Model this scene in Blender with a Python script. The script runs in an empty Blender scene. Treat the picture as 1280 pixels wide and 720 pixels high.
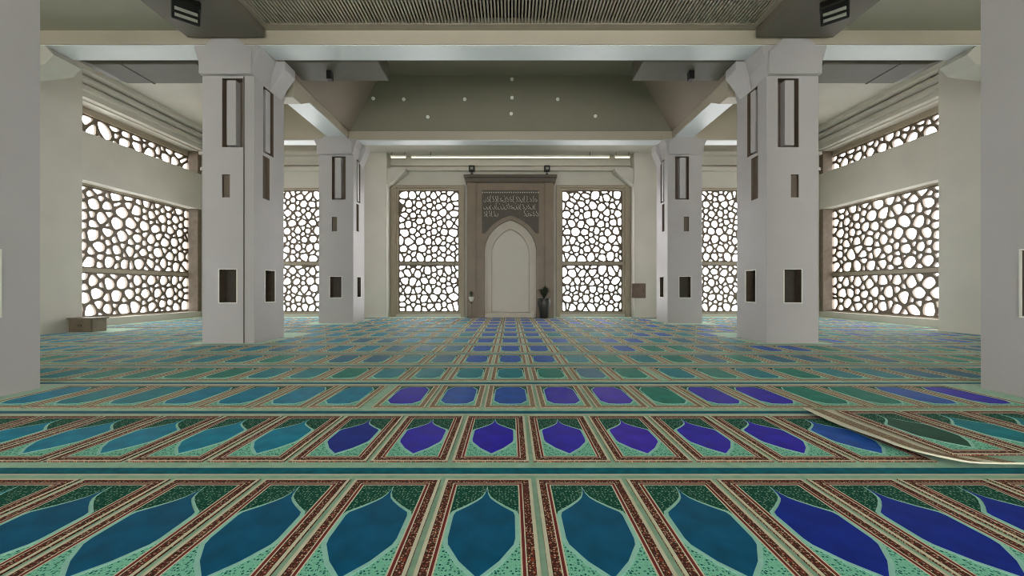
import bpy, math, random
from mathutils import Vector, Matrix
random.seed(7)
S = bpy.context.scene
COL = S.collection

# ---------------------------------------------------------------- camera, world, exposure
cd = bpy.data.cameras.new('camera')
cam = bpy.data.objects.new('camera', cd); COL.objects.link(cam)
cam.location = (0, 0, 1.2); cam.rotation_euler = (math.pi/2, 0, 0)
cd.sensor_width = 36; cd.lens = 36*500/1280
cd.shift_x = 2/1280; cd.shift_y = 1/1280
cd.clip_end = 200
S.camera = cam
S.view_settings.view_transform = 'Standard'
S.view_settings.look = 'None'
S.view_settings.exposure = 0.32
S.view_settings.gamma = 1
S.view_settings.use_curve_mapping = False
w = bpy.data.worlds.new('sky'); S.world = w; w.use_nodes = True
bg = w.node_tree.nodes['Background']
bg.inputs[0].default_value = (1.0, 0.985, 0.978, 1)
bg.inputs[1].default_value = 7.0
S.cycles.filter_width = 1.0; S.cycles.max_bounces = 8; S.cycles.diffuse_bounces = 6

# ---------------------------------------------------------------- materials
def lin(c):
    return tuple(((v/255)/12.92 if v/255 <= .04045 else ((v/255+.055)/1.055)**2.4) for v in c)
def mat(name, rgb, rough=.6, var=0, scale=8, rgb2=None, metal=0, spec=.5, bump=0, sheen=0, emit=0):
    m = bpy.data.materials.new(name); m.use_nodes = True
    nt = m.node_tree; b = nt.nodes['Principled BSDF']
    c = lin(rgb); b.inputs['Base Color'].default_value = (*c, 1)
    b.inputs['Roughness'].default_value = rough; b.inputs['Metallic'].default_value = metal
    b.inputs['Specular IOR Level'].default_value = spec
    if sheen:
        b.inputs['Sheen Weight'].default_value = sheen; b.inputs['Sheen Roughness'].default_value = .18
    if emit:
        b.inputs['Emission Color'].default_value = (*c, 1); b.inputs['Emission Strength'].default_value = emit
    if var or rgb2 or bump:
        tc = nt.nodes.new('ShaderNodeTexCoord'); nz = nt.nodes.new('ShaderNodeTexNoise')
        nz.inputs['Scale'].default_value = scale; nz.inputs['Detail'].default_value = 4
        nt.links.new(tc.outputs['Object'], nz.inputs['Vector'])
        if var or rgb2:
            r = nt.nodes.new('ShaderNodeValToRGB')
            r.color_ramp.elements[0].position = .35; r.color_ramp.elements[1].position = .65
            d = lin(rgb2) if rgb2 else tuple(v*(1-var) for v in c)
            r.color_ramp.elements[0].color = (*d, 1); r.color_ramp.elements[1].color = (*c, 1)
            nt.links.new(nz.outputs['Fac'], r.inputs['Fac']); nt.links.new(r.outputs['Color'], b.inputs['Base Color'])
        if bump:
            bp = nt.nodes.new('ShaderNodeBump'); bp.inputs['Strength'].default_value = bump; bp.inputs['Distance'].default_value = .01
            nt.links.new(nz.outputs['Fac'], bp.inputs['Height']); nt.links.new(bp.outputs['Normal'], b.inputs['Normal'])
    return m
def motif(name, base, a, b_, scale, t1=.28, t2=.42, edge=.08, rough=.8, spec=.08):
    """woven small motif: voronoi flecks of two colours on a base"""
    m = bpy.data.materials.new(name); m.use_nodes = True
    nt = m.node_tree; b = nt.nodes['Principled BSDF']
    b.inputs['Roughness'].default_value = rough; b.inputs['Specular IOR Level'].default_value = spec
    tc = nt.nodes.new('ShaderNodeTexCoord')
    v1 = nt.nodes.new('ShaderNodeTexVoronoi'); v1.inputs['Scale'].default_value = scale; v1.inputs['Randomness'].default_value = .55
    v2 = nt.nodes.new('ShaderNodeTexVoronoi'); v2.inputs['Scale'].default_value = scale*.8; v2.feature = 'DISTANCE_TO_EDGE'
    nt.links.new(tc.outputs['Object'], v1.inputs['Vector']); nt.links.new(tc.outputs['Object'], v2.inputs['Vector'])
    def ramp(src, p0, p1, inv):
        r = nt.nodes.new('ShaderNodeMapRange'); r.inputs['From Min'].default_value = p0; r.inputs['From Max'].default_value = p1
        r.inputs['To Min'].default_value = 1 if inv else 0; r.inputs['To Max'].default_value = 0 if inv else 1
        nt.links.new(src, r.inputs['Value']); return r.outputs['Result']
    m1 = nt.nodes.new('ShaderNodeMix'); m1.data_type = 'RGBA'
    m1.inputs['A'].default_value = (*lin(base), 1); m1.inputs['B'].default_value = (*lin(a), 1)
    nt.links.new(ramp(v1.outputs['Distance'], t1, t2, True), m1.inputs['Factor'])
    m2 = nt.nodes.new('ShaderNodeMix'); m2.data_type = 'RGBA'
    nt.links.new(m1.outputs['Result'], m2.inputs['A']); m2.inputs['B'].default_value = (*lin(b_), 1)
    nt.links.new(ramp(v2.outputs['Distance'], edge*.5, edge, True), m2.inputs['Factor'])
    nt.links.new(m2.outputs['Result'], b.inputs['Base Color'])
    return m
SH = .28
M = dict(
    wall=mat('wall_plaster', (204, 200, 189), .7, .06, 1.2),
    pillar=mat('pillar_paint', (188, 183, 183), .45, .04, 1.5),
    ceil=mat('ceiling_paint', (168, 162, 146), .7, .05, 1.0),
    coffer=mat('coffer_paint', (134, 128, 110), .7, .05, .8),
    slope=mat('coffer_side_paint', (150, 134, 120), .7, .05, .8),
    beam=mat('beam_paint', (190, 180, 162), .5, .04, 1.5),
    soffit=mat('beam_soffit_pale', (222, 226, 228), .35, .03, 1.5),
    shadebeam=mat('beam_paint_shaded', (112, 104, 92), .6, .08, 1.5),  # shade of the unlit front beams, put into a darker beam colour
    duct=mat('duct_metal', (88, 84, 72), .5, .1, 3),
    slat=mat('slat_wood', (160, 148, 132), .55, .08, 4),
    outline=mat('medallion_outline', (166, 224, 208), .8, .08, 20, spec=.08, sheen=SH),
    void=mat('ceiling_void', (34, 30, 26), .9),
    lattice=mat('lattice_stone', (112, 100, 86), .6, .12, 5),
    frame=mat('window_frame_paint', (168, 156, 136), .55, .08, 3),
    jamb=mat('jamb_wood', (120, 106, 88), .6, .25, 6, bump=.4),
    niche=mat('niche_wood', (92, 80, 66), .55, .3, 9),
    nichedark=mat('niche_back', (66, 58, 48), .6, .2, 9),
    slot=mat('slot_paint', (112, 98, 84), .6, .05, 3),
    mih=mat('mihrab_stone', (136, 120, 102), .5, .14, 2.2, bump=.15),
    mihd=mat('mihrab_dark_stone', (98, 88, 76), .5, .12, 4),
    carved=mat('carved_ground', (88, 80, 70), .6, .2, 12),
    letter=mat('carved_relief', (206, 198, 182), .5),
    arch=mat('arch_plaster', (196, 188, 172), .5, .04, 2),
    arch2=mat('arch_inner_plaster', (208, 202, 188), .5, .03, 2),
    black=mat('black_metal', (22, 20, 18), .4),
    glass=mat('lamp_glass', (150, 150, 140), .2),
    bulb=mat('bulb_glow', (255, 244, 214), .5, emit=1.2),
    tube=mat('tube_white', (238, 236, 226), .4),
    wood=mat('cabinet_wood', (124, 112, 92), .5, .2, 7),
    brown=mat('box_brown', (112, 92, 80), .6, .15, 6),
    pot=mat('pot_glaze', (46, 44, 38), .4, .2, 6), whitepot=mat('pot_white', (206, 204, 194), .4),
    leaf=mat('leaf_green', (46, 62, 38), .6, .3, 9), soil=mat('soil', (48, 38, 30), .9),
    mint=mat('carpet_mint', (176, 214, 188), .8, 0, 14, rgb2=(158, 202, 174), spec=.08, bump=.25, sheen=SH),
    cream=mat('carpet_cream', (224, 222, 196), .8, .08, 20, spec=.08, sheen=SH),
    teal=mat('carpet_teal', (0, 116, 132), .8, 0, 16, rgb2=(0, 96, 112), spec=.08, sheen=SH),
    red=mat('carpet_red', (128, 40, 36), .8, .15, 30, spec=.3),
    border=motif('carpet_border_motif', (62, 44, 38), (206, 178, 146), (150, 66, 50), 74, .30, .42, .07),
    bordfar=motif('carpet_border_brown', (142, 130, 106), (200, 190, 160), (150, 112, 90), 60, .25, .4, .08),
    spdark=motif('spandrel_dark', (18, 76, 62), (140, 184, 154), (30, 104, 84), 58, .22, .34, .06),
    spmint=motif('spandrel_mint', (132, 212, 182), (16, 96, 94), (152, 220, 194), 58, .30, .40, .06),
)
MED = dict(
    teal_blue=(0, 100, 142), teal=(0, 146, 160), cyan=(0, 150, 186), navy=(14, 50, 170), violet=(50, 36, 206),
    purple=(70, 42, 214), royal=(34, 100, 204), green=(0, 146, 124), dark_green=(0, 88, 62), slate=(50, 124, 156))
for k, c in MED.items():
    M['m_'+k] = mat('medallion_'+k, c, .62, 0, 6, rgb2=tuple(int(v*.85) for v in c), spec=.08, sheen=.1)

# ---------------------------------------------------------------- mesh builder
class MB:
    def __init__(s): s.v = []; s.f = []; s.m = []
    def face(s, pts, mi=0):
        n = len(s.v); s.v += [tuple(p) for p in pts]; s.f.append(list(range(n, n+len(pts)))); s.m.append(mi); return s
    def box(s, x0, x1, y0, y1, z0, z1, mi=0):
        x0, x1 = sorted((x0, x1)); y0, y1 = sorted((y0, y1)); z0, z1 = sorted((z0, z1))
        n = len(s.v)
        s.v += [(x0,y0,z0),(x1,y0,z0),(x1,y1,z0),(x0,y1,z0),(x0,y0,z1),(x1,y0,z1),(x1,y1,z1),(x0,y1,z1)]
        for q in ((0,3,2,1),(4,5,6,7),(0,1,5,4),(1,2,6,5),(2,3,7,6),(3,0,4,7)):
            s.f.append([n+i for i in q]); s.m.append(mi)
        return s
    def prism(s, poly, a, b, axis='y', mi=0):
        """poly: 2-D points (other two axes in order), extruded from a to b along axis"""
        def P(p, t): return {'y': (p[0], t, p[1]), 'z': (p[0], p[1], t), 'x': (t, p[0], p[1])}[axis]
        n = len(s.v); k = len(poly)
        s.v += [P(p, a) for p in poly] + [P(p, b) for p in poly]
        s.f.append([n+i for i in range(k)]); s.f.append([n+k+i for i in reversed(range(k))]); s.m += [mi, mi]
        for i in range(k):
            j = (i+1) % k; s.f.append([n+i, n+k+i, n+k+j, n+j]); s.m.append(mi)
        return s
    def lathe(s, prof, cx, cy, z0, seg=16, mi=0):
        n = len(s.v); k = len(prof)
        for r, z in prof:
            for i in range(seg):
                t = 2*math.pi*i/seg; s.v.append((cx+r*math.cos(t), cy+r*math.sin(t), z0+z))
        for a in range(k-1):
            for i in range(seg):
                j = (i+1) % seg; s.f.append([n+a*seg+i, n+a*seg+j, n+(a+1)*seg+j, n+(a+1)*seg+i]); s.m.append(mi)
        s.f.append([n+i for i in reversed(range(seg))]); s.m.append(mi)
        s.f.append([n+(k-1)*seg+i for i in range(seg)]); s.m.append(mi)
        return s
    def tube(s, pts, r, seg=8, mi=0):
        pts = [Vector(p) for p in pts]; n = len(s.v)
        for i, p in enumerate(pts):
            d = (pts[min(i+1, len(pts)-1)] - pts[max(i-1, 0)]).normalized()
            u = d.cross(Vector((0,0,1)) if abs(d.z) < .9 else Vector((1,0,0))).normalized(); v = d.cross(u)
            for j in range(seg):
                t = 2*math.pi*j/seg; s.v.append(tuple(p+u*r*math.cos(t)+v*r*math.sin(t)))
        for i in range(len(pts)-1):
            for j in range(seg):
                k = (j+1) % seg; s.f.append([n+i*seg+j, n+i*seg+k, n+(i+1)*seg+k, n+(i+1)*seg+j]); s.m.append(mi)
        s.f.append([n+j for j in reversed(range(seg))]); s.f.append([n+(len(pts)-1)*seg+j for j in range(seg)]); s.m += [mi, mi]
        return s
    def build(s, name, mats, parent=None, bevel=0, smooth=False, fixn=True):
        me = bpy.data.meshes.new(name); me.from_pydata(s.v, [], s.f)
        if not isinstance(mats, (list, tuple)): mats = [mats]
        for m in mats: me.materials.append(m)
        me.polygons.foreach_set('material_index', s.m)
        if fixn:
            import bmesh
            bm = bmesh.new(); bm.from_mesh(me)
            bmesh.ops.remove_doubles(bm, verts=bm.verts, dist=1e-5)
            bmesh.ops.recalc_face_normals(bm, faces=bm.faces); bm.to_mesh(me); bm.free()
        if smooth: me.polygons.foreach_set('use_smooth', [True]*len(me.polygons))
        me.update()
        o = bpy.data.objects.new(name, me); COL.objects.link(o)
        if parent: o.parent = parent
        if bevel:
            b = o.modifiers.new('bevel', 'BEVEL'); b.width = bevel; b.segments = 2; b.limit_method = 'ANGLE'
        return o
def empty(name, loc=(0,0,0)):
    o = bpy.data.objects.new(name, None); COL.objects.link(o); o.location = loc; o.empty_display_size = .2; return o
def tag(o, label, cat, group=None, kind=None):
    if label: o['label'] = label
    if cat: o['category'] = cat
    if group: o['group'] = group
    if kind: o['kind'] = kind
    return o
def struct(o, label=None):
    o['kind'] = 'structure'
    if label: o['label'] = label
    return o
def shift_to(root, loc):
    """children were modelled in world coordinates: put the root at its base and keep them there"""
    root.location = loc
    bpy.context.view_layer.update()
    for c in root.children: c.matrix_parent_inverse = Matrix.Translation(-Vector(loc))

YB = 17.1          # inner face of the far wall
ZR = 8.6           # underside of the roof slab
# ---------------------------------------------------------------- the shell
struct(MB().box(-14.2, 14.2, -7, 17.6, -.3, 0).build('floor', M['wall']), 'floor slab under the carpets')
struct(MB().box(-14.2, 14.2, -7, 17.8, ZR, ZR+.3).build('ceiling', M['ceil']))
# low soffit of the front bays, each side of the slatted grille
c = MB()
for s in (-1, 1):
    c.box(s*6.95, s*12.2, -7, 8.7, 6.82, 6.95)
c.box(-5.3, 5.3, -7, -2, 6.82, 6.95)
struct(c.build('ceiling', M['ceil']))
c = MB()
for s in (-1, 1): c.box(s*6.4, s*13.2, 9.3, YB, 7.75, 7.9)
struct(c.build('ceiling', M['wall']))
c = MB(); c.box(-6.4, 6.4, 14.5, YB, 6.84, 6.95)
struct(c.build('ceiling', M['wall']))

def side_wall(s, name):
    w = MB()
    w.box(s*12.2, s*14.0, -7, 11.4, 0, ZR)
    w.box(s*13.2, s*14.0, 11.4, YB, 4.58, 6.08)
    w.box(s*13.2, s*14.0, 11.4, YB, 7.02, ZR)
    w.box(s*13.2, s*14.0, 11.4, YB, 0, .24)
    w.box(s*13.2, s*14.0, YB, 17.5, 0, ZR)
    return struct(w.build(name, M['wall']))
side_wall(-1, 'wall_left'); side_wall(1, 'wall_right')
# unseen wall behind the camera; openings added and sized to admit fill daylight
w = MB()
ex = [-14.0, -11, -6.5, -3.2, 3.2, 6.5, 11, 14.0]
for i in range(0, 8, 2): w.box(ex[i], ex[i+1], -7.4, -7, 0, ZR)
for a, b in ((-11, -6.5), (-3.2, 3.2), (6.5, 11)): w.box(a, b, -7.4, -7, 4.2, ZR)
struct(w.build('wall_front', M['wall']))
# far wall with four tall openings
w = MB()
WX = [(-11.6, -6.6), (-4.9, -2.12), (2.12, 4.9), (6.6, 11.6)]
Z0, Z1 = .12, 5.52
edges = [-13.2] + [e for p in WX for e in p] + [13.2]
for i in range(0, len(edges), 2): w.box(edges[i], edges[i+1], YB, 17.5, 0, ZR)
for a, b in WX:
    w.box(a, b, YB, 17.5, 0, Z0); w.box(a, b, YB, 17.5, Z1, ZR)
struct(w.build('wall_back', M['wall']))
# engaged piers of the far wall
for s in (-1, 1):
    struct(MB().box(s*5.12, s*6.22, 16.55, YB, 0, 6.84).prism([(s*5.12, 6.2), (s*4.35, 6.2), (s*4.35, 6.1), (s*5.12, 5.5)], 16.6, YB)
           .build('trim_%d' % (1 if s < 0 else 2), M['wall']))
    # stepped cornice over the side windows
    st = MB()
    st.box(s*12.98, s*13.2, 11.4, YB, 7.06, 7.22); st.box(s*12.8, s*13.2, 11.4, YB, 7.22, 7.34)
    st.box(s*12.62, s*13.2, 11.4, YB, 7.42, 7.52); st.box(s*12.9, s*13.2, 11.4, YB, 7.34, 7.42)
    st.box(s*12.4, s*13.2, 11.4, YB, 7.6, 7.75); st.box(s*12.75, s*13.2, 11.4, YB, 7.52, 7.6)
    struct(st.build('trim_%d' % (3 if s < 0 else 4), M['wall']))
# cornice lines across the far wall
st = MB(); st.box(-5.12, 5.12, 16.9, YB, 6.2, 6.32); st.box(-5.12, 5.12, 16.97, YB, 6.42, 6.48)
struct(st.build('trim_5', M['wall']))
for i, s in enumerate((-1, 1)):
    st = MB(); st.box(s*6.22, s*13.1, 16.8, YB, 6.85, 6.97); st.box(s*6.22, s*13.1, 16.88, YB, 6.2, 6.34); st.box(s*6.22, s*13.1, 16.96, YB, 6.45, 6.5)
    struct(st.build('trim_%d' % (6+i), M['wall']))

# ---------------------------------------------------------------- lattice windows
def clip(poly, nx, ny, c):
    out = []
    for i in range(len(poly)):
        p, q = poly[i], poly[(i+1) % len(poly)]
        dp = nx*p[0]+ny*p[1]-c; dq = nx*q[0]+ny*q[1]-c
        if dp <= 0: out.append(p)
        if dp*dq < 0:
            t = dp/(dp-dq); out.append((p[0]+(q[0]-p[0])*t, p[1]+(q[1]-p[1])*t))
    return out
def lattice(W, H, a, rib, thick, rng, swap):
    """pierced screen W x H of rounded openings (large ones with small ones between); returns MB in (u, depth, v)"""
    pts = []
    row = 0; v = -a*.4
    while v < H+a:
        u = -a*.5 + (a*.5 if row % 2 else 0)
        while u < W+a:
            j = a*.17
            pts.append((u+rng.uniform(-j, j), v+rng.uniform(-j, j), (a*.38*rng.uniform(.82, 1.1))**2))
            for du, dv in ((a*.5, a*.29), (0, a*.58)):
                if rng.random() < .85:
                    pts.append((u+du+rng.uniform(-j, j)*.7, v+dv+rng.uniform(-j, j)*.7, (a*.22*rng.uniform(.8, 1.25))**2))
            u += a
        v += a*.866; row += 1
    mb = MB()
    P = (lambda u, v, d: (d, u, v)) if swap else (lambda u, v, d: (u, d, v))
    def cell(i, pts):
        x, y, w2 = pts[i]
        poly = [(0, 0), (W, 0), (W, H), (0, H)]
        for j, (X, Y, W2) in enumerate(pts):
            if i == j: continue
            dx, dy = X-x, Y-y; d2 = dx*dx+dy*dy
            if d2 > (2.4*a)**2 or d2 < 1e-9: continue
            poly = clip(poly, dx, dy, (d2 + w2 - W2)/2 + dx*x + dy*y)
            if len(poly) < 3: return None
        A = sum(poly[k][0]*poly[(k+1) % len(poly)][1]-poly[(k+1) % len(poly)][0]*poly[k][1] for k in range(len(poly)))/2
        if abs(A) < 1e-5: return None
        cx = sum(p[0] for p in poly)/len(poly); cy = sum(p[1] for p in poly)/len(poly)
        es = []
        for k in range(len(poly)):
            p, q = poly[k], poly[(k+1) % len(poly)]
            ex, ey = q[0]-p[0], q[1]-p[1]; L = math.hypot(ex, ey)
            if L < 1e-6: continue
            nx, ny = ey/L, -ex/L; d = nx*(p[0]-cx)+ny*(p[1]-cy)
            if d < 0: nx, ny, d = -nx, -ny, -d
            es.append((nx, ny, d))
        return poly, cx, cy, es, min(e[2] for e in es)
    for _ in range(2):
        keep = []; bad = 0
        for i in range(len(pts)):
            c_ = cell(i, pts)
            inside = 0 < pts[i][0] < W and 0 < pts[i][1] < H
            if c_ and c_[4] < rib*.72 and rng.random() < .7: bad += 1
            else: keep.append(pts[i])
        pts = keep
        if not bad: break
    for i in range(len(pts)):
        c_ = cell(i, pts)
        if not c_: continue
        poly, cx, cy, es, dmin = c_
        ang = sorted(set([round(2*math.pi*k/14, 4) for k in range(14)] + [round(math.atan2(p[1]-cy, p[0]-cx) % (2*math.pi), 4) for p in poly]))
        dmin = min(e[2] for e in es)
        solid = dmin < rib*.56
        outer = []; inner = []
        for t in ang:
            ct, sn = math.cos(t), math.sin(t); ro = 1e9; acc = 0
            for nx, ny, d in es:
                cc = nx*ct+ny*sn
                if cc > 1e-4:
                    ro = min(ro, d/cc)
                    if not solid: acc += (cc/(d-rib*.46))**5
            outer.append((cx+ct*ro, cy+sn*ro))
            if not solid:
                ri = min(acc**(-1/5)*1.04, ro*.97); inner.append((cx+ct*ri, cy+sn*ri))
        n = len(outer)
        if solid:
            mb.face([P(p[0], p[1], -thick/2) for p in outer]); mb.face([P(p[0], p[1], thick/2) for p in outer]); continue
        for k in range(n):
            l = (k+1) % n
            for d in (-thick/2, thick/2):
                mb.face([P(*outer[k], d), P(*outer[l], d), P(*inner[l], d), P(*inner[k], d)])
            mb.face([P(*inner[k], -thick/2), P(*inner[l], -thick/2), P(*inner[l], thick/2), P(*inner[k], thick/2)])
    return mb
wn = 0
def window_back(x0, x1):
    global wn; wn += 1
    root = struct(empty('window_%d' % wn, (x0, 17.25, Z0)))
    fr = MB(); W = x1-x0; H = Z1-Z0; bar = 2.1
    for a, b, c_, d in ((0, .09, 0, H), (W-.09, W, 0, H), (.09, W-.09, 0, .09), (.09, W-.09, H-.09, H)): fr.box(a, b, -.12, .12, c_, d)
    fr.build('frame', M['frame'], root)
    MB().box(.09, W-.09, -.1, .1, bar, bar+.13).build('transom', M['frame'], root)
    for v0, v1 in ((.09, bar), (bar+.13, H-.09)):
        mb = lattice(W-.18, v1-v0, .43, .088, .06, random.Random(wn*10+int(v0*3)), False)
        o = mb.build('lattice_panel', M['lattice'], root); o.location = (.09, 0, v0)
for a, b in WX: window_back(a, b)
for s in (-1, 1):
    # architrave boards round the two centre windows
    st = MB(); a, b = (2.12, 4.9)
    st.box(s*(a-.16), s*a, 17.02, YB, 0, Z1+.1); st.box(s*b, s*(b+.2), 17.02, YB, 0, Z1+.1); st.box(s*a, s*b, 17.02, YB, Z1, Z1+.1)
    struct(st.build('trim_%d' % (8 if s < 0 else 9), M['frame']))
def window_side(s, z0, z1, bar, seed):
    global wn; wn += 1
    ya, yb = 11.4, YB
    root = struct(empty('window_%d' % wn, (s*13.72, ya, z0)))
    L = yb-ya; H = z1-z0
    fr = MB()
    t = .05 if bar else .2
    for a, b, c_, d in ((0, .06, 0, H), (L-.06, L, 0, H), (.06, L-.06, 0, .04), (.06, L-.06, H-t, H)): fr.box(-.1, .1, a, b, c_, d)
    fr.build('frame', M['frame'], root)
    # panelled far jamb of the deep reveal
    MB().box(-s*.1, -s*.52, L-.2, L, 0, H).build('jamb', M['jamb'], root, bevel=.02)
    spans = [(.04, H-t)]
    if bar:
        MB().box(-.12, .12, .06, L-.06, bar, bar+.13).build('transom', M['frame'], root)
        spans = [(.04, bar), (bar+.13, H-t)]
    for v0, v1 in spans:
        mb = lattice(L-.12, v1-v0, .54, .1, .08, random.Random(seed+int(v0*3)), True)
        o = mb.build('lattice_panel', M['lattice'], root); o.location = (0, .06, v0)
for s in (-1, 1):
    window_side(s, .24, 4.58, 1.5, 40+s); window_side(s, 6.08, 7.02, None, 60+s)

# ---------------------------------------------------------------- slatted ceiling grille over the front bay
g = tag(empty('ceiling_grille', (0, 3, 6.82)), 'slatted grille ceiling of thin parallel wooden slats above the front bay', 'ceiling grille')
MB().box(-5.3, -5.18, -5, 5.7, 0, .14).box(5.18, 5.3, -5, 5.7, 0, .14).box(-5.18, 5.18, 5.5, 5.7, 0, .14).box(-5.18, 5.18, -5, -4.85, 0, .14).build('frame', M['slat'], g)
sl = MB(); n = 148
for i in range(n):
    x = -5.14 + 10.28*i/(n-1); sl.box(x-.018, x+.018, -4.85, 5.5, .02, .13)
sl.build('slats', M['slat'], g)
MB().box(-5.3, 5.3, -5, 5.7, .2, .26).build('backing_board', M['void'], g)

# ---------------------------------------------------------------- coffer over the middle bay
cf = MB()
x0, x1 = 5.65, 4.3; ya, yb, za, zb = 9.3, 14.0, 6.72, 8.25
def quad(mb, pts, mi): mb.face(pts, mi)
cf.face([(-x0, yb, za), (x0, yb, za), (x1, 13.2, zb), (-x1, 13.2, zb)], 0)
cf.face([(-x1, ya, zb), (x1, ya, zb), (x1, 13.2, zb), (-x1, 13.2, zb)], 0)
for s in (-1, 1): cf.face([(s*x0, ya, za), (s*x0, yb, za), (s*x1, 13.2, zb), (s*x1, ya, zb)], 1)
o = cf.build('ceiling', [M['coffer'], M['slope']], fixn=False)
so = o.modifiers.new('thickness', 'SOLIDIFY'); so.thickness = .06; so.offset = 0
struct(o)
# ---------------------------------------------------------------- beams
def beam(name, label, body, soff=None, m='beam'):
    o = body.build(name, M[m]); tag(o, label, 'beam')
    if soff: soff.build('soffit_strip', M['soffit'], o)  # thin slab along the underside, whiter and bluer than the beam
    return o
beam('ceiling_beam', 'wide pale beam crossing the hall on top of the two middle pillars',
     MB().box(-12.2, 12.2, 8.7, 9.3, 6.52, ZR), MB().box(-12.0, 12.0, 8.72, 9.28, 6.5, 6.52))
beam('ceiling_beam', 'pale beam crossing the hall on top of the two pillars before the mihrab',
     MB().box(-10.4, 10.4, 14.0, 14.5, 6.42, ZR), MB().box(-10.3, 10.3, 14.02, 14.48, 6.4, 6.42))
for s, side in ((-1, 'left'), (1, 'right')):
    beam('ceiling_beam', 'shaded lengthwise beam from the foreground to the %s middle pillar, black lamp under it' % side,
         MB().box(s*5.3, s*6.95, -7, 8.62, 6.62, ZR), None, 'shadebeam')
    b = MB().box(s*5.66, s*6.35, 9.98, 13.98, 6.47, ZR)
    b.prism([(9.98, 6.47), (9.98, 5.98), (10.35, 5.98), (10.85, 6.25), (10.85, 6.47)], s*5.42, s*6.4, 'x')
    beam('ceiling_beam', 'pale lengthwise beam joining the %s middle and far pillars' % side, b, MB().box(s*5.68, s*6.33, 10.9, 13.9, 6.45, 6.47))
    # wall corbel where the cross beam lands
    struct(MB().prism([(s*12.2, 6.5), (s*10.15, 6.5), (s*9.95, 6.3), (s*10.15, 6.1), (s*12.2, 5.85)], 8.72, 9.28)
           .build('trim_%d' % (10 if s < 0 else 11), M['wall']))
    # ducts tucked behind the cross beam
    tag(MB().prism([(s*7.35, 6.46), (s*9.8, 6.46), (s*10.25, 6.6), (s*10.25, 6.8), (s*9.9, 6.95), (s*7.35, 6.95)], 9.36, 10.25)
        .box(s*9.1, s*9.16, 9.34, 10.27, 6.44, 6.96)
        .build('air_duct', M['duct'], bevel=.02), 'long dark air duct under the ceiling of the %s side bay' % side, 'duct')
    d = tag(empty('air_duct'), 'short dark air duct beside the %s middle pillar in the centre bay' % side, 'duct')
    MB().box(s*3.1, s*5.3, 9.36, 10.2, 6.5, 6.95).build('casing', M['duct'], d, bevel=.02)
    MB().tube([(s*3.5, 9.8, 6.9), (s*3.5, 9.8, 8.24)], .02).build('hanger', M['duct'], d)
    MB().tube([(s*4.1, 9.8, 6.9), (s*4.1, 9.8, 8.24)], .02).build('hanger', M['duct'], d)
    MB().box(s*4.35, s*4.47, 9.7, 9.85, 6.3, 6.5).build('sensor', M['black'], d, bevel=.01)
    shift_to(d, (s*4.2, 9.8, 6.5))
# ---------------------------------------------------------------- pillars
def wall_face(mb, org, u, n, W, H, holes, mi=0):
    """vertical face with rectangular holes: org lower corner, u along, z up"""
    us = sorted({0, W} | {h[0] for h in holes} | {h[1] for h in holes}); vs = sorted({0, H} | {h[2] for h in holes} | {h[3] for h in holes})
    o = Vector(org); u = Vector(u)
    for i in range(len(us)-1):
        for j in range(len(vs)-1):
            cu, cv = (us[i]+us[i+1])/2, (vs[j]+vs[j+1])/2
            if any(h[0] < cu < h[1] and h[2] < cv < h[3] for h in holes): continue
            mb.face([o+u*us[i]+Vector((0,0,vs[j])), o+u*us[i+1]+Vector((0,0,vs[j])), o+u*us[i+1]+Vector((0,0,vs[j+1])), o+u*us[i]+Vector((0,0,vs[j+1]))], mi)
def lining(org, u, n, h, depth, name, mats, root, trim=0):
    """box lining of a recess; n points out of the pillar"""
    o = Vector(org); u = Vector(u); n = Vector(n); Zv = Vector((0,0,1))
    a, b, c, d = h
    p = [o+u*a+Zv*c, o+u*b+Zv*c, o+u*b+Zv*d, o+u*a+Zv*d]; q = [x-n*depth for x in p]
    mb = MB()
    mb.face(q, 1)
    for i in range(4):
        j = (i+1) % 4; mb.face([p[i], p[j], q[j], q[i]], 0)
    if trim:
        t = trim
        for (a2, b2, c2, d2) in ((a-t, a, c-t, d+t), (b, b+t, c-t, d+t), (a, b, c-t, c), (a, b, d, d+t)):
            P = [o+u*x+Zv*z+n*y for z in (c2, d2) for x, y in ((a2, .001), (b2, .001), (b2, .014), (a2, .014))]
            k = len(mb.v); mb.v += [tuple(v) for v in P]
            for f in ((0,1,2,3),(4,5,6,7),(0,1,5,4),(1,2,6,5),(2,3,7,6),(3,0,4,7)): mb.f.append([k+i for i in f]); mb.m.append(2)
    return mb.build(name, mats, root, fixn=False)
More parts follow.
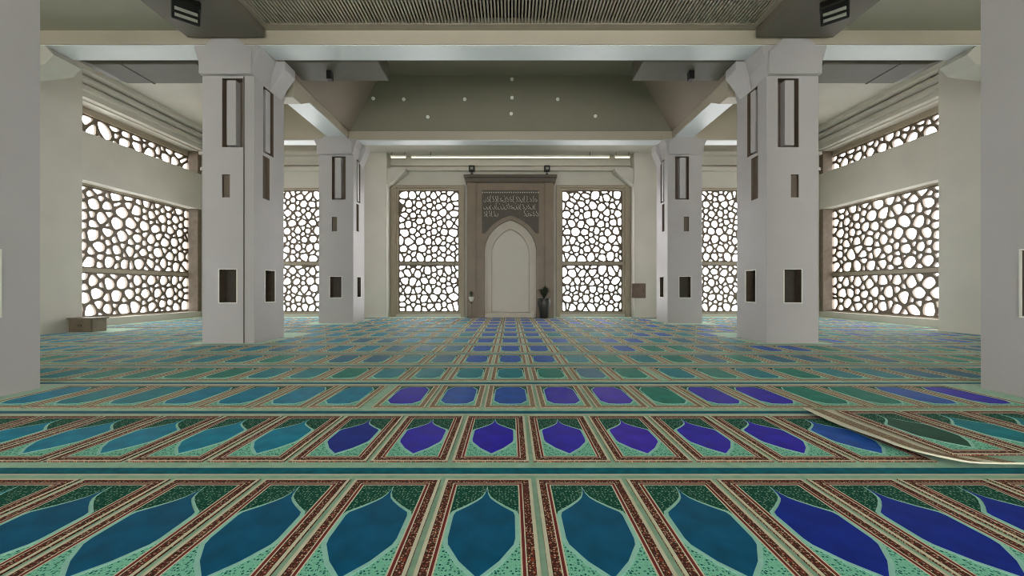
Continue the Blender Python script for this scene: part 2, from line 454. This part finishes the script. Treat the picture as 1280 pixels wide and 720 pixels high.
def pillar(s, xi, wid, y0, y1, z1, label, notch=False, cap=True, capz=5.85):
    """xi: |x| of the inner face"""
    zb = .0095
    xa, xb = sorted((s*xi, s*(xi+wid)))
    root = tag(empty('pillar'), label, 'pillar')
    H = z1-zb; W = xb-xa; D = y1-y0
    def F(t): return t*W if s < 0 else (1-t)*W     # t measured from the outer edge
    def span(a, b): return tuple(sorted((F(a), F(b))))
    niche = (.90-zb, 1.62-zb); slot = (4.3-zb, 5.8-zb); vent = (3.2-zb, 3.7-zb)
    hf = [(*span(.33, .66), *niche), (*span(.38, .78), *slot), (*span(.38, .53), *vent)]
    hs = [(D*.33, D*.66, *niche), (D*.28, D*.62, *slot), (D*.26, D*.48, 3.25-zb, 4.22-zb)]
    body = MB()
    hh = list(hf)
    if notch: hh = hf + [(F(.80)-.012 , F(.80)+.012, .0, H)]
    wall_face(body, (xa, y0, zb), (1,0,0), None, W, H, hh)
    wall_face(body, (xa, y1, zb), (1,0,0), None, W, H, [])
    for x, inner in ((xa, s > 0), (xb, s < 0)):
        wall_face(body, (x, y0, zb), (0,1,0), None, D, H, hs)
    body.face([(xa,y0,zb),(xb,y0,zb),(xb,y1,zb),(xa,y1,zb)]); body.face([(xa,y0,z1),(xb,y0,z1),(xb,y1,z1),(xa,y1,z1)])
    body.build('shaft', M['pillar'], root, fixn=False)
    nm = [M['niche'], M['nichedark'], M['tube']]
    fo, fu, fn = (xa, y0, zb), (1,0,0), (0,-1,0)
    lining(fo, fu, fn, hf[0], .2, 'niche', nm, root, .018)
    lining(fo, fu, fn, hf[1], .16, 'slot_recess', [M['slot'], M['slot']], root)
    lining(fo, fu, fn, hf[2], .06, 'vent_recess', [M['slot'], M['slot']], root)
    if notch: lining(fo, fu, fn, (F(.80)-.012, F(.80)+.012, 0, H), .05, 'joint', [M['slot'], M['slot']], root)
    a, b = span(.47, .65)
    MB().box(xa+a, xa+b, y0-.01, y0+.15, 4.34, 5.76).build('fin', M['pillar'], root, bevel=.012)
    for x, nx in ((xa, -1), (xb, 1)):
        lining((x, y0, zb), (0,1,0), (nx,0,0), hs[0], .2, 'niche', nm, root, .018)
        lining((x, y0, zb), (0,1,0), (nx,0,0), hs[1], .16, 'slot_recess', [M['slot'], M['slot']], root)
        lining((x, y0, zb), (0,1,0), (nx,0,0), hs[2], .06, 'vent_recess', [M['slot'], M['slot']], root)
        MB().box(x+nx*.01, x-nx*.15, y0+D*.36, y0+D*.5, 4.34, 5.76).build('fin', M['pillar'], root, bevel=.012)
    if cap:
        c = MB().prism([(s*xi, capz), (s*(xi-.05), capz+.3), (s*(xi-.14), z1-.05), (s*(xi-.14), z1), (s*(xi+wid+.14), z1), (s*(xi+wid+.14), z1-.05), (s*(xi+wid+.05), capz+.3), (s*(xi+wid), capz)], y0-.06, y1+.04)
        c.prism([(s*xi, capz), (s*xi, z1-.15), (s*(xi+.3), z1+.12), (s*(xi+wid-.3), z1+.12), (s*(xi+wid), z1-.15), (s*(xi+wid), capz)], y0-.11, y0-.06)
        for e, g in ((xi, -1), (xi+wid, 1)):
            hg = .36 if y0 < 10 else .22
            c.prism([(s*e, z1-.7), (s*(e+g*hg), z1-.2), (s*(e+g*hg), z1-.005), (s*e, z1-.005)], y0+.55, y0+1.0)
        c.build('capital', M['pillar'], root, bevel=.015)
    shift_to(root, (s*(xi+wid/2), (y0+y1)/2, zb))
    return root
for s, side in ((-1, 'left'), (1, 'right')):
    pillar(s, 5.62, 1.14, 3.64, 4.78, 6.6, 'large white square pillar cut off at the %s picture edge, nearest the camera' % side, cap=False)
    pillar(s, 5.60, 1.14, 8.75, 9.89, 6.5, 'white square pillar in the middle distance on the %s, flared top under the wide beam' % side, notch=(s < 0))
    pillar(s, 5.46, 1.20, 13.9, 14.95, 6.4, 'slimmer looking white pillar farthest on the %s, close to the mihrab wall' % side, capz=5.85)

# ---------------------------------------------------------------- mihrab
m = tag(empty('mihrab'), 'brown stone mihrab with pointed white arch and carved panel in the far wall', 'mihrab')
yf = 16.62
def arch_pts(hw, zs, zt, n=10, z0=None):
    """pointed arch from (hw, zs) up to (0, zt) and down to (-hw, zs)"""
    r = []
    for i in range(n+1):
        t = i/n; a = t*math.pi/2
        x = hw*math.cos(a)**.95 if t < 1 else 0
        z = zs+(zt-zs)*(math.sin(a)*.86+.14*t*t*t)
        r.append((x, z))
    return r + [(-x, z) for x, z in reversed(r[:-1])]
def plate_with_arch(mb, X, Zt, hw, zs, zt, y0, y1, mi=0, n=10):
    R = arch_pts(hw, zs, zt, n)[:n+1]
    for s in (-1, 1):
        P = [(s*X, 0), (s*hw, 0)] + [(s*x, z) for x, z in R] + [(0, Zt), (s*X, Zt)]
        # split into convex-ish strips
        pts = [(s*hw, 0)] + [(s*x, z) for x, z in R]
        for y in (y0, y1):
            mb.face([(s*X, y, 0), (s*hw, y, 0), (s*hw, y, zs), (s*X, y, zs)], mi)
            for i in range(n):
                a, b = R[i], R[i+1]
                mb.face([(s*X*(1-i/n), y, Zt) if i else (s*X, y, Zt), (s*a[0], y, a[1]), (s*b[0], y, b[1]), (s*X*(1-(i+1)/n), y, Zt)], mi)
            mb.face([(s*X, y, zs), (s*hw, y, zs), (s*X, y, Zt)], mi)
        for i in range(len(pts)-1):
            a, b = pts[i], pts[i+1]
            mb.face([(a[0], y0, a[1]), (b[0], y0, b[1]), (b[0], y1, b[1]), (a[0], y1, a[1])], mi)
        mb.face([(s*X, y0, 0), (s*X, y1, 0), (s*X, y1, Zt), (s*X, y0, Zt)], mi)
        mb.face([(s*X, y0, Zt), (0, y0, Zt), (0, y1, Zt), (s*X, y1, Zt)], mi)
A1 = (1.08, 2.75, 4.08); A2 = (.80, 2.6, 3.72)
b = MB(); plate_with_arch(b, 1.42, 5.6, *A1, yf, YB)
b.build('frame', M['mih'], m, fixn=False)
MB().box(-1.8, -1.42, yf-.06, YB, 0, 5.6).build('side_pilaster', M['mih'], m, bevel=.02)
MB().box(1.42, 1.8, yf-.06, YB, 0, 5.6).build('side_pilaster', M['mih'], m, bevel=.02)
MB().box(-1.86, 1.86, yf-.14, YB, 5.6, 5.78).box(-1.92, 1.92, yf-.22, YB, 5.78, 5.9).build('cornice', M['mihd'], m, bevel=.015)
b = MB(); plate_with_arch(b, 1.12, 4.3, *A2, yf+.2, YB-.02)
b.build('arch_surround', M['arch'], m, fixn=False)
MB().box(-1.0, 1.0, YB-.06, YB-.01, 0, 4.2).build('niche_back', M['arch2'], m)
MB().box(-1.05, 1.0, yf-.1, YB-.1, 0, .2).build('step', M['arch'], m, bevel=.01)
# carved panel: bounded below by the arch
pz0, pz1, px = 3.3, 5.35, 1.3
b = MB(); R = [(x, z+.16) for x, z in arch_pts(1.18, 2.75, 4.08, 10)[:11]]
R = [(x, max(z, 3.5)) for x, z in R]
for s in (-1, 1):
    for i in range(10):
        a, c_ = R[i], R[i+1]
        b.face([(s*a[0], yf-.012, a[1]), (s*c_[0], yf-.012, c_[1]), (s*c_[0], yf-.012, 5.3), (s*a[0], yf-.012, 5.3)])
b.build('carved_panel', M['carved'], m, fixn=False)
ins = MB(); rr = random.Random(3)
for i in range(26):      # row of small diamonds on top
    x = -1.15+2.3*i/25; ins.prism([(x-.028, 5.2), (x, 5.165), (x+.028, 5.2), (x, 5.235)], yf-.03, yf-.013)
for r_ in range(3):
    x = -1.08
    zb = 4.82-.3*r_
    while x < 1.08:
        h = rr.uniform(.12, .24); wdt = rr.uniform(.05, .11)
        if zb > 4.3 or abs(x) > .55:
            k = rr.choice((0, 1, 2))
            if k == 0: pts = [(x, zb+h), (x+.005, zb+h*.4), (x-.01, zb), (x+wdt*.6, zb-.03)]
            elif k == 1: pts = [(x-wdt*.3, zb+.06), (x, zb-.02), (x+wdt*.5, zb-.03), (x+wdt, zb+.05), (x+wdt*.7, zb+h*.7)]
            else: pts = [(x, zb+h), (x+.02, zb+h*.6), (x+wdt, zb+h*.3), (x+wdt*.6, zb), (x, zb+.02)]
            ins.tube([(p[0], yf-.022, p[1]) for p in pts], .011, 5)
            if rr.random() < .5: ins.box(x+wdt*.4-.012, x+wdt*.4+.012, yf-.03, yf-.013, zb+h+.0, zb+h+.024)
        x += wdt+.035
ins.build('inscription', M['letter'], m)
shift_to(m, (0, 16.9, 0))
for s, side in ((-1, 'left'), (1, 'right')):
    l = tag(empty('spotlight'), 'small dark spotlight on the %s end of the mihrab cornice' % side, 'spotlight')
    x = s*1.55-.04
    MB().box(x-.05, x+.05, 16.5, 16.6, 5.9, 5.96).tube([(x, 16.55, 5.96), (x, 16.55, 6.1)], .02, 8).build('bracket', M['black'], l)
    MB().box(x-.12, x+.12, 16.42, 16.62, 6.04, 6.28).build('head', M['black'], l, bevel=.02)
    MB().box(x-.06, x+.06, 16.41, 16.42, 6.1, 6.2).build('lens', M['glass'], l)
    shift_to(l, (x, 16.55, 5.9))
# plants
def plant(x, y, z0, pr, ph, lh, n, label, potmat, name, rr):
    p = tag(empty(name, (x, y, z0)), label, 'plant')
    MB().lathe([(pr*.55, 0), (pr*.62, .03), (pr*.8, ph*.5), (pr, ph*.8), (pr*.82, ph*.92), (pr*1.1, ph), (pr*.95, ph), (pr*.8, ph*.93)], 0, 0, 0, 18).build('pot', potmat, p, smooth=True)
    MB().lathe([(pr*.5, ph*.9), (pr*.8, ph*.93)], 0, 0, 0, 12).build('soil', M['soil'], p)
    lf = MB()
    for i in range(n):
        a = rr.uniform(0, 6.28); t = rr.uniform(.15, 1.0); L = lh*rr.uniform(.6, 1)
        ca, sa = math.cos(a), math.sin(a); wd = .035*lh/.4
        c0 = Vector((0, 0, ph*.93)); c1 = Vector((ca*L*.35*t, sa*L*.35*t, ph+L*.6)); c2 = Vector((ca*L*.8*t, sa*L*.8*t, ph+L*(1-.5*t)))
        sd = Vector((-sa, ca, 0))*wd
        lf.face([c0-sd*.3, c0+sd*.3, c1+sd, c1-sd]); lf.face([c1-sd, c1+sd, c2])
    lf.build('foliage', M['leaf'], p, fixn=False)
plant(1.36, 16.15, .0185, .27, .8, .62, 70, 'bushy plant in a tall dark urn right of the mihrab arch', M['pot'], 'potted_plant', random.Random(5))
st = tag(empty('plant_stand', (-1.58, 16.2, .0185)), 'thin pedestal stand at the left foot of the mihrab', 'stand')
MB().lathe([(.12, 0), (.12, .03), (.03, .06), (.025, .6), (.1, .64), (.1, .68)], 0, 0, 0, 14).build('pedestal', M['mih'], st)
plant(-1.58, 16.2, .6985, .12, .18, .28, 26, 'small plant in a white pot on the thin pedestal left of the mihrab', M['whitepot'], 'potted_plant', random.Random(6))
# wall box at right, low cabinet at left
bx = tag(empty('wall_box'), 'square brown box fixed to the pale pier right of the mihrab windows', 'box')
MB().box(4.98, 5.56, 16.4, 16.55, .82, 1.42).build('case', M['brown'], bx, bevel=.02)
MB().box(5.06, 5.48, 16.385, 16.4, .9, 1.34).build('door', M['brown'], bx, bevel=.01)
MB().box(5.43, 5.45, 16.37, 16.385, 1.08, 1.16).build('handle', M['black'], bx)
shift_to(bx, (5.27, 16.5, .82))
bx = tag(empty('low_cabinet'), 'low wooden cabinet against the left wall pier below the lattice window', 'cabinet')
MB().box(-12.15, -11.5, 11.0, 11.4, .008, .36).build('body', M['wood'], bx, bevel=.01)
MB().box(-12.19, -11.46, 10.97, 11.43, .36, .4).build('top', M['wood'], bx, bevel=.008)
for i in (0, 1):
    d = MB().box(-12.12+.32*i, -11.83+.32*i, 10.985, 11.0, .04, .33).build('door', M['wood'], bx, bevel=.005)
    MB().box(-11.86+.07*i, -11.85+.07*i, 10.97, 10.985, .16, .22).build('knob', M['black'], d)
shift_to(bx, (-11.8, 11.2, .008))
# black cage lamps under the shaded beams
for s, side in ((-1, 'left'), (1, 'right')):
    l = tag(empty('floodlight', (s*6.12, 7.55, 6.62)), 'black floodlight under the shaded beam at the top %s corner' % side, 'floodlight')
    MB().box(-.06, .06, -.06, .06, -.05, 0).box(-.26, -.23, -.03, .03, -.2, -.02).box(.23, .26, -.03, .03, -.2, -.02).box(-.26, .26, -.03, .03, -.05, -.02).build('bracket', M['black'], l)
    h = MB().box(-.22, .22, -.22, .22, -.08, .1).build('housing', M['black'], l, bevel=.03)
    h.location = (0, 0, -.17); h.rotation_euler = (math.radians(-20), 0, math.radians(-s*40))
    for k in (-1, 1):
        g = MB().tube([(-.17, k*.07, -.095), (.17, k*.07, -.095)], .03, 8).build('lamp_tube', M['glass'], h)
# fluorescent battens over the far wall
for x, hw, wds in ((-4.62, .33, 'short glowing tube light at the left end of the row over the mihrab wall'), (0, 4.1, 'very long glowing tube light running above the mihrab, middle of its row'),
                   (4.62, .33, 'short glowing tube light at the right end of the row over the mihrab wall')):
    l = tag(empty('tube_light', (x, 16.5, 6.84)), wds, 'light')
    MB().box(-hw, hw, -.04, .04, -.2, -.15).build('housing', M['tube'], l, bevel=.01)
    for k in (-1, 1): MB().tube([(k*hw*.8, 0, -.16), (k*hw*.8, 0, 0)], .012).build('hanger', M['duct'], l)
    MB().tube([(-hw+.03, 0, -.225), (hw-.03, 0, -.225)], .022, 8).build('lamp_tube', M['bulb'], l)
# sparkle downlights in the coffer
def on_slope(px_, py_):
    d = Vector(((px_-638)/500, 1, (361-py_)/500)); o = Vector((0, 0, 1.2))
    a = Vector((0, 14.0, 6.72)); e = Vector((0, -.8, 1.53)); nrm = Vector((1,0,0)).cross(e).normalized()
    t = (a-o).dot(nrm)/d.dot(nrm); return o+d*t, nrm
words9 = ['top centre of the coffer', 'middle of the coffer', 'bottom centre of the coffer', 'left of the coffer middle', 'right of the coffer middle',
          'far left end of the coffer', 'lower left of the coffer', 'lower right of the coffer', 'upper left beside the coffer duct', 'upper right beside the coffer duct']
for (a, b_), wds in zip([(640, 99), (640, 122), (639, 142), (581, 124), (697, 124), (467, 123), (535, 146), (744, 145), (505, 124), (797, 94)], words9):
    p, nrm = on_slope(a, b_)
    if nrm.y > 0: nrm = -nrm
    r = .045
    o = tag(empty('downlight', p), 'tiny round downlight at the %s' % wds, 'downlight', 'tiny lights in the coffer')
    o.rotation_euler = nrm.to_track_quat('Z', 'Y').to_euler()
    MB().lathe([(r, .028), (r*1.3, .03), (r*1.3, .05), (r, .05)], 0, 0, 0, 14).build('rim', M['tube'], o)
    MB().lathe([(.001, .03), (r*.95, .03), (r*.95, .045), (.001, .045)], 0, 0, 0, 14).build('lens', M['bulb'], o)

# ---------------------------------------------------------------- carpets
BANDS = [2.62, 3.86, 5.05, 6.18, 7.34] + [7.34+1.19*i for i in range(1, 9)]
RT = .008
ORD = ['front', 'second', 'third', 'fourth', 'fifth', 'sixth', 'seventh', 'eighth', 'ninth', 'tenth', 'eleventh', 'twelfth', 'thirteenth']
starts = [1.38] + BANDS[:-1]
for i, (a, b) in enumerate(zip(starts, BANDS)):
    if i == len(BANDS)-1: b = 16.5
    X = 12.18 if b < 11.5 or a < 11.4 else 13.15
    r = tag(empty('carpet_runner', (0, (a+b)/2, 0)), 'long mint green carpet runner with a teal stripe, under the %s row of prayer rugs' % ORD[i], 'carpet', 'runners laid across the hall')
    h = (b-a)/2
    MB().box(-X, X, -h + (.045 if i else 0), h - (.062 if i < len(BANDS)-1 else 0), 0, RT).build('pile', M['mint'], r)
    if i < len(BANDS)-1:
        MB().box(-X, X, h-.045, h, 0, RT).build('teal_stripe', M['teal'], r)
        MB().box(-X, X, h-.062, h-.045, 0, RT).build('cream_edge', M['cream'], r)
    if i: MB().box(-X, X, -h, -h+.045, 0, RT).build('teal_stripe', M['teal'], r)
r = tag(empty('carpet_runner', (0, -1.5, 0)), 'mint green carpet runner before the front row of prayer rugs', 'carpet', 'runners laid across the hall')
MB().box(-12.18, 12.18, -3.5, 2.88, 0, RT).build('pile', M['mint'], r)
struct(MB().box(-13.15, 13.15, 16.5, YB, 0, RT-.002).build('trim_12', M['mint']), 'mint carpet strip at the foot of the far wall')

RW, RL, RZ = .532, .94, .008
def rug_mesh(L, near):
    mb = MB(); hw, hl = RW/2, L/2
    mb.box(-hw, hw, -hl, hl, 0, RZ-.0005, 0)
    steps = ([(0, .018, 2), (.018, .056, 0), (.056, .062, 2), (.062, .076, 1), (.076, .084, 2)] if near
             else [(0, .016, 2), (.016, .058, 0), (.058, .072, 2)])
    z = RZ
    def ring(a, b, mi, L0):
        q = [(-hw+a, -hl+a), (hw-a, -hl+a), (hw-a, hl-a), (-hw+a, hl-a)]; p = [(-hw+b, -hl+b), (hw-b, -hl+b), (hw-b, hl-b), (-hw+b, hl-b)]
        for i in range(4):
            j = (i+1) % 4; mb.face([(*q[i], z), (*q[j], z), (*p[j], z), (*p[i], z)], mi)
    for a, b, mi in steps: ring(a, b, mi, L)
    e = steps[-1][1]; x, y = hw-e, hl-e; ym = y-.36*2*y*1.0
    ym = y-.42*(2*y)
    mb.face([(-x, ym, z), (x, ym, z), (x, y, z), (-x, y, z)], 3); mb.face([(-x, -y, z), (x, -y, z), (x, ym, z), (-x, ym, z)], 4)
    return mb, x, y
def med_poly(x, y, near, k=1.0, grow=0):
    H = 2*y
    if near:
        half = [(0, .015), (.05, .10), (.14, .16), (.30, .21), (.6, .28), (.95, .35), (1.0, .39), (1.0, .64), (.95, .70), (.55, .85), (0, .985)]
    else:
        half = [(0, .035), (.62, .05), (.93, .2), (.95, .5), (.95, .8), (.6, .94), (0, .955)]
    P = [(u*x, y-v*H) for u, v in half]; P = P + [(-a, b) for a, b in reversed(P[1:-1])]
    if grow:
        P = [(a*(1-grow/x), b*(1-grow/y*1.35)) for a, b in P]
    return P
PROT = {}
def get_proto(kind, L, colour):
    key = (kind, round(L, 3))
    if key not in PROT:
        near = kind == 'near'
        mb, x, y = rug_mesh(L, near)
        me = mb.build('prayer_rug', [M['border' if near else 'bordfar'], M['red'], M['cream'], M['spdark'], M['spmint']], fixn=False)
        mo = MB(); P = med_poly(x, y, near)
        mo.prism(P, 0, .0015, 'z', 0)
        out = mo.build('medallion_outline', M['outline'])
        PROT[key] = (me, out, x, y, near)
        me['proto'] = 1; out['proto'] = 1
    me, out, x, y, near = PROT[key]
    k2 = key+(colour,)
    if k2 not in PROT:
        mi = MB(); mi.prism(med_poly(x, y, near, grow=.022 if near else .014), 0, .0015, 'z', 0)
        f = mi.build('medallion', M['m_'+colour]); f['proto'] = 1
        PROT[k2] = f
    return me, out, PROT[k2]
def put_rug(x, y, L, kind, colour, label, group, z=RT, tilt=0):
    me, out, fill = get_proto(kind, L, colour)
    r = me.copy(); COL.objects.link(r); r.location = (x, y, z); r.rotation_euler = (0, tilt, 0)
    if 'proto' in r: del r['proto']
    tag(r, label, 'prayer rug', group)
    m_ = fill.copy(); COL.objects.link(m_); m_.parent = r; m_.location = (0, 0, RZ+.0015); del m_['proto']
    o_ = out.copy(); COL.objects.link(o_); o_.parent = r; o_.location = (0, 0, RZ); del o_['proto']
    return r
CW = dict(teal_blue='deep teal blue', teal='teal', cyan='bright turquoise', navy='navy blue', violet='violet blue', purple='purple', royal='royal blue', green='sea green', dark_green='very dark green', slate='grey blue')
FOOT = [(5.62, 6.76, 3.64, 4.78), (5.6, 6.74, 8.75, 9.89), (5.46, 6.66, 13.9, 14.95)]
ROW1 = {-6: 'cyan', -5: 'cyan', -4: 'teal_blue', -3: 'teal_blue', 2: 'teal_blue', 3: 'navy', 4: 'navy', 5: 'navy', 6: 'violet'}
ROW2 = {-3: 'cyan', -2: 'navy', -1: 'violet', 0: 'violet', 1: 'violet', 2: 'purple', 3: 'violet', 4: 'violet', 5: 'royal', 6: 'dark_green', 7: 'teal', 8: 'teal'}
ROW3 = {-2: 'violet', -1: 'royal', 0: 'royal', 1: 'violet', 2: 'purple', 3: 'green', 4: 'violet', 5: 'violet', 6: 'green', 7: 'green', 8: 'royal', 9: 'violet', 10: 'royal', 11: 'royal'}
def colour(row, k):
    rr = random.Random(row*97+k)
    if row == 0: return ROW1.get(k, 'teal_blue' if k > -4 else 'cyan')
    if row == 1: return ROW2.get(k, 'cyan' if k < 0 else 'teal')
    if row == 2: return ROW3.get(k, rr.choice(['cyan', 'cyan', 'teal', 'royal' if k < -7 else 'cyan']) if k < 0 else 'royal')
    if row == 3: return rr.choice(['green', 'green', 'teal', 'slate' if k > 0 else 'teal'])
    if row == 4: return 'royal' if abs(k) < 1.5 else rr.choice(['teal', 'green', 'slate'] if k < 0 else ['slate', 'green', 'teal'])
    if row == 5: return 'royal' if abs(k) < 2 else rr.choice(['teal', 'cyan', 'slate'] if k < 0 else ['slate', 'royal', 'slate', 'green'])
    return 'royal' if abs(k) < 2 + (row > 7) else rr.choice(['teal', 'cyan', 'cyan', 'slate'] if k < 0 else ['slate', 'slate', 'royal', 'teal'])
def ordn(n):
    return {1: 'first', 2: 'second', 3: 'third', 4: 'fourth', 5: 'fifth', 6: 'sixth', 7: 'seventh', 8: 'eighth', 9: 'ninth', 10: 'tenth', 11: 'eleventh', 12: 'twelfth'}.get(n, '%dth' % n if n % 10 not in (1, 2, 3) or 10 < n < 20 else '%d%s' % (n, {1: 'st', 2: 'nd', 3: 'rd'}[n % 10]))
todo = []
for i, (a, b) in enumerate(zip(starts, BANDS)):
    if i == len(BANDS)-1: b = 16.5
    off = -.137 if i < 2 else 0.0
    ya = a+(.13 if i else .13); yb_ = b-.125
    L = yb_-ya; yc = (ya+yb_)/2
    lim = 11.9 if a < 11.4 else 12.9
    for k in range(-24, 25):
        x = off+.562*k
        if i == 2 and k <= -3: x -= .09
        if i == 3 and k >= 4: x += .08
        if i == 1 and k >= 6: x += .08
        if abs(x) > 11.1 and ya < 11.5 and yb_ > 10.9 and x < 0: continue
        if abs(x) > min(1.30*b+.35, lim) : continue
        if any(f[0]-.27 < abs(x) < f[1]+.27 and ya < f[3] and yb_ > f[2] for f in FOOT): continue
        todo.append((i, k, x, yc, L))
todo.sort(key=lambda t: (t[0], abs(t[2])))
indiv, rest = todo[:300], todo[300:]
for i, k, x, y, L in indiv:
    c_ = colour(i, k)
    pos = 'on the hall axis' if k == 0 else '%s to the %s of the hall axis' % (ordn(abs(k)), 'left' if k < 0 else 'right')
    z = RT
    if i == 1 and k >= 6: z = RT+.046
    lab = '%s prayer rug in %s row, %s mihrab centre line' % (CW[c_], ORD[i], 'on the' if k == 0 else '%s %s of the' % (ordn(abs(k)), 'left' if k < 0 else 'right'))
    put_rug(x, y, L, 'near' if i < 2 else 'far', c_, lab, 'prayer rugs laid in rows', z)
# the far rows as one stuff object
if rest:
    order = sorted({colour(i, k) for i, k, *_ in rest})
    mats = [M['bordfar'], M['cream']] + [M['m_'+c_] for c_ in order]
    mb = MB()
    for i, k, x, y, L in rest:
        hw, hl = RW/2, L/2; z = RT
        mb.box(x-hw, x+hw, y-hl, y+hl, z, z+RZ, 0)
        mb.box(x-hw+.05, x+hw-.05, y-hl+.05, y+hl-.05, z+RZ, z+RZ+.0005, 1)
        P = [(x+u, y+v) for u, v in med_poly(hw-.06, hl-.06, False)]
        mb.prism(P, z+RZ+.0005, z+RZ+.002, 'z', 2+order.index(colour(i, k)))
    tag(mb.build('far_prayer_rugs', mats, fixn=False), 'farthest rows of blue and teal prayer rugs before the mihrab wall', 'prayer rugs', kind='stuff')
for o in [o for o in COL.objects if 'proto' in o]: bpy.data.objects.remove(o)

# overlapping carpet length in the second row, its edge curling up over the one beside it
ov = tag(empty('carpet_runner', (2.80, 2.66, RT)), 'loose length of carpet lapped over the second row at the right, pale edge curling up', 'carpet')
mb = MB(); N = 40; K = 14; Lx, Ly = 2.6, 1.16
def ovp(u, v):
    # u along x from the free edge, v along y; rounded near corner, lifted free edge
    x0 = .20*max(0, 1-v/.26)**2.2
    x = x0+u*(Lx-x0)
    e = math.exp(-(x-x0)/.10)
    return x, v*Ly, .020+.018*e*(1+.5*math.sin(v*7))
us = [0, .012, .024, .04, .07, .11, .16, .25, .4, .6, .8, 1.0]; vs = [j/N for j in range(N+1)]
for a in range(len(us)-1):
    for j in range(N):
        q = [(us[a], vs[j]), (us[a+1], vs[j]), (us[a+1], vs[j+1]), (us[a], vs[j+1])]
        T = [ovp(*p) for p in q]
        mi = (1, 1, 2, 2, 1, 2)[a] if a < 6 else 0
        mb.face([(x, y, z+.016) for x, y, z in T], mi); mb.face([(x, y, z+.004) for x, y, z in T], 3)
for j in range(N):
    p, q = ovp(0, vs[j]), ovp(0, vs[j+1]); mb.face([(p[0], p[1], p[2]+.004), (q[0], q[1], q[2]+.004), (q[0], q[1], q[2]+.016), (p[0], p[1], p[2]+.016)], 1)
for a in range(len(us)-1):
    for v in (0, 1):
        p, q = ovp(us[a], v), ovp(us[a+1], v); mb.face([(p[0], p[1], p[2]+.004), (q[0], q[1], q[2]+.004), (q[0], q[1], q[2]+.016), (p[0], p[1], p[2]+.016)], 1)
mb.build('pile', [M['mint'], M['cream'], M['bordfar'], M['void']], ov, fixn=False)
